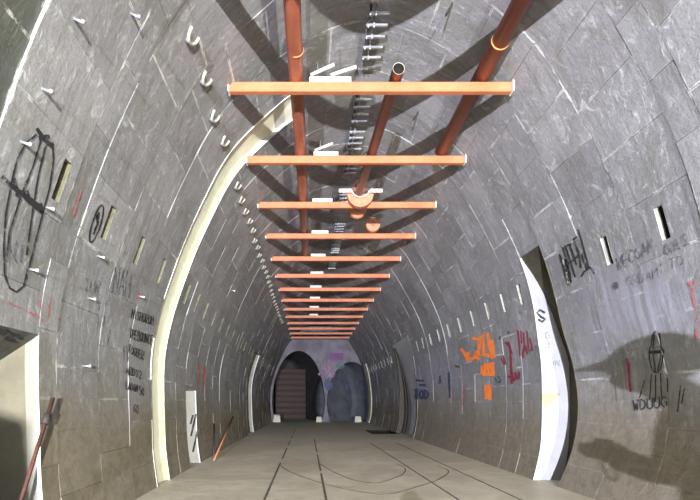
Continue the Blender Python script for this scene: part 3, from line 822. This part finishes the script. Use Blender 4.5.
marks(text('NAH', (112,292), (4.5,1.6), (3,-26)) + [[(99,305),(97,330)], [(106,300),(103,326)], [(110,330),(107,345)]], 1.0, P_GREYB, WL)
marks(text('TUR', (84,290), (4,1), (1.2,-12)) + text('IV', (122,360), (3,1), (0,-16)), .9, P_GREYB, WL)
marks([[(138,292),(140,299)], [(136,296),(142,296)], [(58,318),(60,330)], [(50,300),(47,318)], [(39,300),(42,322)]], 1.6, P_PINK, WL, label='faded red marks')
marks([[(81,190),(76,205),(73,215)], [(200,362),(199,385)], [(205,366),(203,392)], [(2,300),(20,308),(40,318)]], 2.0, P_PINK, WL)
# right wall
def zp(pts): return [(545+x/6.25, 215+y/6.25) for x, y in pts]
nef = [zp(p) for p in ([(92,245),(118,330),(150,440)], [(112,200),(150,320),(168,420)], [(96,255),(165,425)], [(128,188),(165,300),(192,388)], [(140,190),(168,180)], [(148,300),(185,280),(215,245)], [(158,185),(200,310)],
       [(178,152),(205,135)], [(182,150),(215,240),(228,330)], [(208,88),(240,190),(275,330)], [(232,240),(248,300)], [(228,385),(250,350),(282,330)], [(282,322),(312,366)], [(255,300),(262,335)])]
marks(nef, 1.7, P_BLACK, WR, label='tall slanted black lettering beside the white groove')
marks(text('WEGGAN', (618,271), (4.6,-2.6), (-1.5,-13)) + text('ONUS', (666,256), (4.4,-2.2), (-1.3,-12)), 1.2, P_GREYB, WR, label='faded dark writing below the wall slots')
marks(text('GR', (627,287), (5,-2), (-.8,-9)) + text('DAM', (640,284), (5,-2), (-.8,-10)) + text('LTD', (662,272), (6,-2), (-.8,-10)), .9, P_GREYB, WR)
marks([[(613,283),(616,290)], [(616,282),(618,289)]], 3.5, P_GREYB, WR)
cz = []
for k in range(21):
    a = 2*PI*k/20; cz.append((656.5+7*math.cos(a)*(1 if math.sin(a) < .2 else .75), 352-21*math.sin(a)))
marks([cz, [(655,332),(653,352),(656,372)], [(660,333),(662,352),(658,371)]], 1.3, P_BLACK, WR, label='black drawing of a small cage')
marks([[(649,352.5),(665,351.5)]], 3.2, P_BLACK, WR)
marks(text('WDUUG', (634,411), (5.2,-.6), (-.6,-11)) + [[(652,374),(650,400)], [(656,375),(656,402)], [(661,373),(662,398)], [(681,385),(678,412)], [(685,388),(682,404)], [(668,378),(668,392)], [(645,380),(640,398)]], 1.3, P_BLACK, WR, label='black lettering under the small cage drawing')
marks([[(627,358),(629,372),(631,392)], [(629,362),(630,378)]], 2.2, P_RED, WR)
marks([[(690,282),(694,298),(697,312)], [(697,276),(692,296)], [(698,318),(697,340)]], 2.6, P_PINK, WR, label='red spray streaks')
def zo(pts): return [(450+x/5.56, 320+y/5.56) for x, y in pts]
marks([zo(p) for p in ([(62,160),(85,190),(100,228)], [(100,175),(105,230)], [(100,225),(150,205),(150,170)], [(125,100),(160,108),(195,80)], [(165,110),(160,200)], [(175,190),(235,200)], [(210,70),(222,150),(238,215)],
       [(185,105),(190,185)], [(235,110),(245,210)], [(130,190),(165,220)])], 3.4, P_ORANGE, WR, label='orange spray letters')
marks([zo(p) for p in ([(182,250),(180,300)], [(200,240),(200,305)], [(218,238),(220,308)], [(238,235),(240,305)], [(178,300),(250,300)], [(200,360),(205,440)], [(220,360),(222,445)], [(198,390),(232,370)])], 4.2, P_ORANGE, WR, label='orange spray block')
marks([zo(p) for p in ([(310,122),(335,150),(340,230),(345,355)], [(325,120),(345,190)], [(325,310),(350,330)], [(365,290),(372,330),(385,325),(385,285)], [(345,290),(360,340)], [(405,205),(415,205)])], 2.3, P_RED, WR, label='dark red spray lettering')
marks([zo(p) for p in ([(378,55),(386,120),(392,200)], [(395,60),(400,130)], [(410,70),(415,150),(405,200)], [(430,60),(438,160)], [(445,100),(462,170)], [(440,170),(465,165)], [(420,140),(432,190)], [(285,210),(305,250)], [(298,200),(310,245)])], 1.5, P_RED, WR)
marks([zo(p) for p in ([(75,370),(78,420),(74,475)],)], 2.6, P_PINK, WR)
marks([zo(p) for p in ([(250,320),(262,345),(285,345)], [(270,310),(285,340)], [(325,60),(328,80)], [(280,90),(276,110)])], 2.0, P_GREYB, WR)
marks(text('TOD', (415,399), (3.6,.0), (0,-9)) + [[(416,380),(424,381)], [(419,385),(426,385)], [(449,372),(450,398)], [(440,376),(440,384)], [(455,366),(460,367)]], 2.2, P_BLUE, WR, label='dark blue faded lettering on the far right wall')
def ww(x0, y0, x1, y1, nx=14, ny=10):
    """brushed patch, thinning out towards its rim"""
    bm = BM(); fl = bm.verts.layers.float.new('fade'); V = []
    for j in range(ny+1):
        row = []
        for i in range(nx+1):
            a, b = i/nx, j/ny; v = bm.verts.new(on_wall(x0+(x1-x0)*a, y0+(y1-y0)*b, -.004))
            v[fl] = min(1, 5*min(a, 1-a))*min(1, 3.2*min(b, 1-b))*(.75+.25*random.random()); row.append(v)
        V.append(row)
    for j in range(ny):
        for i in range(nx): bm.faces.new((V[j][i], V[j][i+1], V[j+1][i+1], V[j+1][i]))
    return bm
for a in ((578, 262, 700, 352), (600, 285, 699, 330), (520, 355, 530, 385), (405, 340, 470, 400), (96, 268, 112, 330)):
    o = obj('whitewash', ww(*a), P_WASH, WR if a[0] > 300 else WL); o['label'] = 'pale worn whitewash patch'
marks([[(341,384),(344,380),(347,383)], [(343,381),(345,389)], [(347,379),(351,378)], [(345,390),(348,395)], [(348,388),(352,391)], [(351,382),(350,388)]], 1.8, P_BLUE, bpy.data.objects['wall_adit_right'], on_cap, 'dark blue scrawl')
# marks on the white groove face (a flat face at depth 8.08)
def on_face(D): return lambda u, v: Vector(wp(u, v, D))
fc = on_face(8.073)
marks([[(545,313),(540,310),(537,313),(541,317),(545,319),(542,322),(538,319)]], 2.4, P_BLACK, T2, fc, 'black letter S')
marks([[(535,263),(540,264),(548,265)]], 2.2, P_BLACK, T2, fc)
marks(text('CG', (539.5,339), (4.2,0), (0,-7)) + text('MF', (540,351), (4.2,0), (0,-7)) + text('TOWN', (541,363), (3.6,.6), (0,-6)), .55, P_GREYB, T2, fc, 'faint handwriting')
bm = BM(); bm.faces.new([bm.verts.new(fc(*p)) for p in ((542,393.5),(561,393.5),(552,402),(546,408),(543.5,412))]); o = obj('stain', bm, P_TAN, T2); o['label'] = 'tan triangular stain'
f2 = on_face(10.392)
marks([[(190.5,424),(193,415)], [(191,436),(196,414)], [(193,452),(198,428)]], 1.9, P_BLACK, T4, f2, 'black diagonal stripes')
# black scrawl on the soffit of the near niche
def sof(a, b): 
    e = zN1['s1']; return P3(e-.008-.40*a, zN1['y0']+(zN1['y1']-zN1['y0'])*b, .62*a)
bm = BM(); random.seed(5)
for k in range(60):
    a0 = random.random()*.8; b0 = random.random()*.8; d = .15+.2*random.random(); w = .03+.05*random.random()
    bm.faces.new([bm.verts.new(sof(*p)) for p in ((a0, b0), (a0+w, b0), (min(1, a0+w+d*.4), min(1, b0+d)), (min(1, a0+d*.4), min(1, b0+d)))])
obj('graffiti', bm, P_BLACK, T3)

# ------------------------------------------------------------------ the photographer behind the camera, whose shadow falls on the right wall
M_SKIN = simple('skin', (.52, .30, .21), .08, 10, .55); M_JACK = simple('dark_jacket_cloth', (.06, .065, .07), .3, 14, .9)
M_TROU = simple('grey_trouser_cloth', (.09, .085, .075), .3, 14, .9); M_HAIR = simple('brown_hair', (.06, .035, .02), .4, 30, .7)
M_CAP = simple('cap_cloth', (.09, .10, .12), .2, 20, .9); M_EYE = simple('eye_white', (.7, .7, .68), .05, 10, .3)
M_BOOT = simple('boot_leather', (.035, .028, .02), .3, 12, .6); M_LENS = simple('camera_black_plastic', (.018, .018, .02), .2, 20, .4); M_LIP = simple('lips', (.40, .17, .13), .05, 10, .5)
def remeshed(name, bm, mat, parent, voxel, smooth=6):
    me = bpy.data.meshes.new(name); bm.to_mesh(me); bm.free()
    o = bpy.data.objects.new(name, me); COL.objects.link(o)
    r = o.modifiers.new('r', 'REMESH'); r.mode = 'VOXEL'; r.voxel_size = voxel; r.use_smooth_shade = True
    s = o.modifiers.new('s', 'SMOOTH'); s.factor = .5; s.iterations = smooth
    dg = bpy.context.evaluated_depsgraph_get(); ev = o.evaluated_get(dg)
    nm = bpy.data.meshes.new_from_object(ev); o.modifiers.clear(); o.data = nm; bpy.data.meshes.remove(me)
    nm.name = name; nm.materials.clear(); nm.materials.append(mat)
    for p in nm.polygons: p.use_smooth = True
    o.parent = parent; return o
pers = empty('person', (.41, -5.13, 0), .80); pers.scale = (.98, .98, .98)
tag(pers, 'person in cap and dark jacket holding a camera, casting the shadow on the right wall', 'person')
SH = 1.47; HY = 0.0
arm = {}
for sx in (-1, 1):
    sh = Vector((.185*sx, -.17, SH)); el = Vector((.25*sx, -.13, 1.19)); wr = Vector((.095*sx, .085, 1.222)); arm[sx] = (sh, el, wr)
body = BM()
tube(body, [(0, -.14, .92), (0, -.15, 1.02), (0, -.18, 1.15), (0, -.20, 1.30), (0, -.18, 1.42), (0, -.15, 1.49)], [.145, .135, .135, .155, .15, .08], 20)
for v in body.verts: v.co.x *= 1.22; v.co.y = (v.co.y+.17)*.85-.17
tube(body, [(0, -.15, 1.46), (0, -.06, 1.55), (0, .012, 1.62)], [.064, .060, .056], 16)
ball(body, (0, .03, 1.70), .105, .76, .95, 1.18, 22, 14)
ball(body, (0, .055, 1.635), .07, .80, .85, .80, 18, 10)
tube(body, [(0, .118, 1.725), (0, .140, 1.690), (0, .132, 1.677)], [.010, .017, .012], 10)       # nose
for sx in (-1, 1):
    ball(body, (.081*sx, .022, 1.70), .03, .3, .6, 1.05, 12, 8)                                     # ears
    ball(body, (.032*sx, .116, 1.745), .018, 1.3, .6, .5, 10, 8)                                    # brow
    sh, el, wr = arm[sx]
    tube(body, [sh + Vector((-.05*sx, 0, 0)), sh, sh.lerp(el, .5), el, el.lerp(wr, .4), wr], [.06, .060, .050, .043, .042, .030], 14)
    tube(body, [(.09*sx, -.10, .95), (.10*sx, -.08, .70), (.10*sx, -.07, .50), (.11*sx, -.06, .30), (.11*sx, -.05, .09)], [.088, .078, .058, .056, .040], 16)
    tube(body, [(.11*sx, -.045, .045), (.12*sx, .06, .04), (.135*sx, .16, .03)], [.040, .042, .03], 12)
    # palm, four fingers curled round the camera body and a thumb
    c = Vector((.068*sx, .140, 1.255)); tube(body, [wr, wr.lerp(c, .5), c], [.029, .030, .027], 12)
    for j in range(4):
        b = c + Vector((.010*sx, .012, .030-.020*j)); ln = (.9, 1.0, .96, .78)[j]
        tube(body, [c + Vector((0, 0, .02-.014*j)), b, b + Vector((.004*sx, .034*ln, .0)), b + Vector((-.022*sx, .052*ln, 0)), b + Vector((-.046*sx, .052*ln, -.002))], [.0105, .0098, .0094, .0088, .0072], 10)
    tube(body, [c + Vector((-.004*sx, -.01, .015)), c + Vector((-.028*sx, -.028, .028)), c + Vector((-.052*sx, -.024, .034))], [.013, .0115, .009], 10)
remeshed('body', body, M_SKIN, pers, .0065, 4)
for sx in (-1, 1):
    bm = BM(); ball(bm, (.032*sx, .112, 1.715), .0125, 1, .8, 1, 12, 8); e = obj('eye', bm, M_EYE, pers, True)
    bm = BM(); ball(bm, (.032*sx, .1215, 1.715), .005, 1, .6, 1, 10, 6); obj('pupil', bm, M_LENS, e, True)
bm = BM(); ball(bm, (0, .121, 1.640), .02, 1.1, .45, .35, 14, 8); obj('lips', bm, M_LIP, pers, True)
bm = BM(); ball(bm, (0, .012, 1.715), .112, .80, .93, 1.05, 20, 12)
bmesh.ops.bisect_plane(bm, geom=bm.verts[:]+bm.edges[:]+bm.faces[:], plane_co=(0, .05, 1.70), plane_no=(0, .75, -.66), clear_outer=True); obj('hair', bm, M_HAIR, pers, True)
cp = empty('cap', (0, 0, 0)); bpy.data.objects.remove(cp)
bm = BM(); ball(bm, (0, .028, 1.735), .118, .80, .96, .98, 24, 14)
bmesh.ops.bisect_plane(bm, geom=bm.verts[:]+bm.edges[:]+bm.faces[:], plane_co=(0, 0, 1.752), plane_no=(0, -.08, -1), clear_outer=True)
capo = obj('cap', bm, M_CAP, pers, True)
bm = BM(); n = 14; up = []; dn = []
for r_ in range(5):
    row = []
    for k in range(n+1):
        a = PI*(k/n); rx = .094*(1-.04*r_); ry = .088 + .028*r_
        row.append(bm.verts.new((rx*math.cos(a), .045+ry*math.sin(a)*(1 if r_ else .95), 1.757-.012*r_-.010*(math.cos(a)**2)*2)))
    up.append(row)
for a, b in zip(up, up[1:]):
    for k in range(n): bm.faces.new((a[k], a[k+1], b[k+1], b[k]))
pk = obj('peak', bm, M_CAP, capo, True); sm = pk.modifiers.new('s', 'SOLIDIFY'); sm.thickness = .005
jk = BM()
tube(jk, [(0, -.14, .86), (0, -.15, 1.02), (0, -.18, 1.15), (0, -.20, 1.30), (0, -.18, 1.42), (0, -.15, 1.49), (0, -.10, 1.535)], [.165, .158, .158, .175, .168, .098, .074], 22)
for v in jk.verts: v.co.x *= 1.22; v.co.y = (v.co.y+.17)*.85-.17
for sx in (-1, 1):
    sh, el, wr = arm[sx]
    tube(jk, [sh + Vector((-.05*sx, 0, 0)), sh, sh.lerp(el, .5), el, el.lerp(wr, .4), el.lerp(wr, .88)], [.078, .078, .066, .060, .056, .046], 16)
remeshed('jacket', jk, M_JACK, pers, .010, 4)
tr = BM()
tube(tr, [(0, -.14, .84), (0, -.14, .93), (0, -.15, 1.0)], [.165, .158, .150], 20)
for v in tr.verts: v.co.x *= 1.18; v.co.y = (v.co.y+.14)*.88-.14
for sx in (-1, 1): tube(tr, [(.09*sx, -.10, .95), (.10*sx, -.08, .70), (.10*sx, -.07, .50), (.11*sx, -.06, .30), (.11*sx, -.05, .10)], [.105, .096, .080, .074, .068], 18)
remeshed('trousers', tr, M_TROU, pers, .010, 4)
for sx in (-1, 1):
    bm = BM(); tube(bm, [(.11*sx, -.06, .055), (.11*sx, -.02, .06), (.12*sx, .07, .052), (.138*sx, .175, .042), (.142*sx, .205, .036)], [.045, .056, .050, .042, .026], 14)
    tube(bm, [(.11*sx, -.05, .05), (.11*sx, -.05, .17)], [.055, .052], 14)
    for v in bm.verts: v.co.z = max(v.co.z, .002)
    remeshed('boot', bm, M_BOOT, pers, .008, 3)
# the camera in the hands (a thing of its own)
ch = empty('camera', (.41-.150*.717, -5.13+.150*.697, 1.238), .80)
tag(ch, 'black photo camera held up by the person in the cap', 'camera')
bm = BM(); box(bm, -.058, .058, -.03, .022, -.042, .042); box(bm, -.022, .022, -.025, .02, .042, .062); bev(obj('camera_body', bm, M_LENS, ch), .006, 2)
bm = BM(); tube(bm, [(0, .022, 0), (0, .03, 0), (0, .07, 0)], [.030, .034, .032], 20); obj('lens', bm, M_LENS, ch)
bm = BM(); pts = [(-.06, 0, .02), (-.085, -.02, -.06), (-.07, -.02, -.12), (-.02, -.02, -.14), (.0, -.02, -.10), (-.04, -.02, -.04), (-.058, 0, .01)]
tube(bm, [tuple(p) for p in catmull([Vector(p) for p in pts], 5)], .004, 6); obj('strap', bm, M_LENS, ch)

# ------------------------------------------------------------------ lights: two lamps set down behind the photographer
def lamp(name, loc, aim, energy, col, rad, angle, blend):
    l = bpy.data.lights.new(name, 'SPOT'); l.energy = energy; l.color = col; l.shadow_soft_size = rad
    l.spot_size = math.radians(angle); l.spot_blend = blend
    o = bpy.data.objects.new(name, l); COL.objects.link(o); o.location = loc
    o.rotation_euler = (Vector(aim)-Vector(loc)).to_track_quat('-Z', 'Y').to_euler(); return o
lamp('cool_lamp', (-2.0, -11.6, 1.55), (1.8, 8, 3.0), 52000, (.83, .84, 1.0), .015, 80, .7)
lamp('warm_lamp', (3.0, -11.4, 1.65), (-.2, 8, 3.0), 33000, (1.0, .98, .85), .05, 80, .7)
w = bpy.data.worlds.new('world'); SC.world = w; w.use_nodes = True
w.node_tree.nodes['Background'].inputs[0].default_value = (.5, .5, .55, 1); w.node_tree.nodes['Background'].inputs[1].default_value = 0.0

# ------------------------------------------------------------------ camera and view
cd = bpy.data.cameras.new('camera_view'); co = bpy.data.objects.new('camera_view', cd); COL.objects.link(co)
co.location = (0, 0, CZ); co.rotation_euler = (PI/2, 0, 0)
cd.sensor_width = 36; cd.sensor_fit = 'HORIZONTAL'; cd.lens = F/700*36
cd.shift_x = (350-VX)/700; cd.shift_y = (VY-250)/700
cd.clip_start = .02; cd.clip_end = 200
SC.camera = co
SC.view_settings.view_transform = 'Standard'; SC.view_settings.look = 'None'; SC.view_settings.gamma = 1; SC.view_settings.use_curve_mapping = False
SC.view_settings.exposure = 0.0
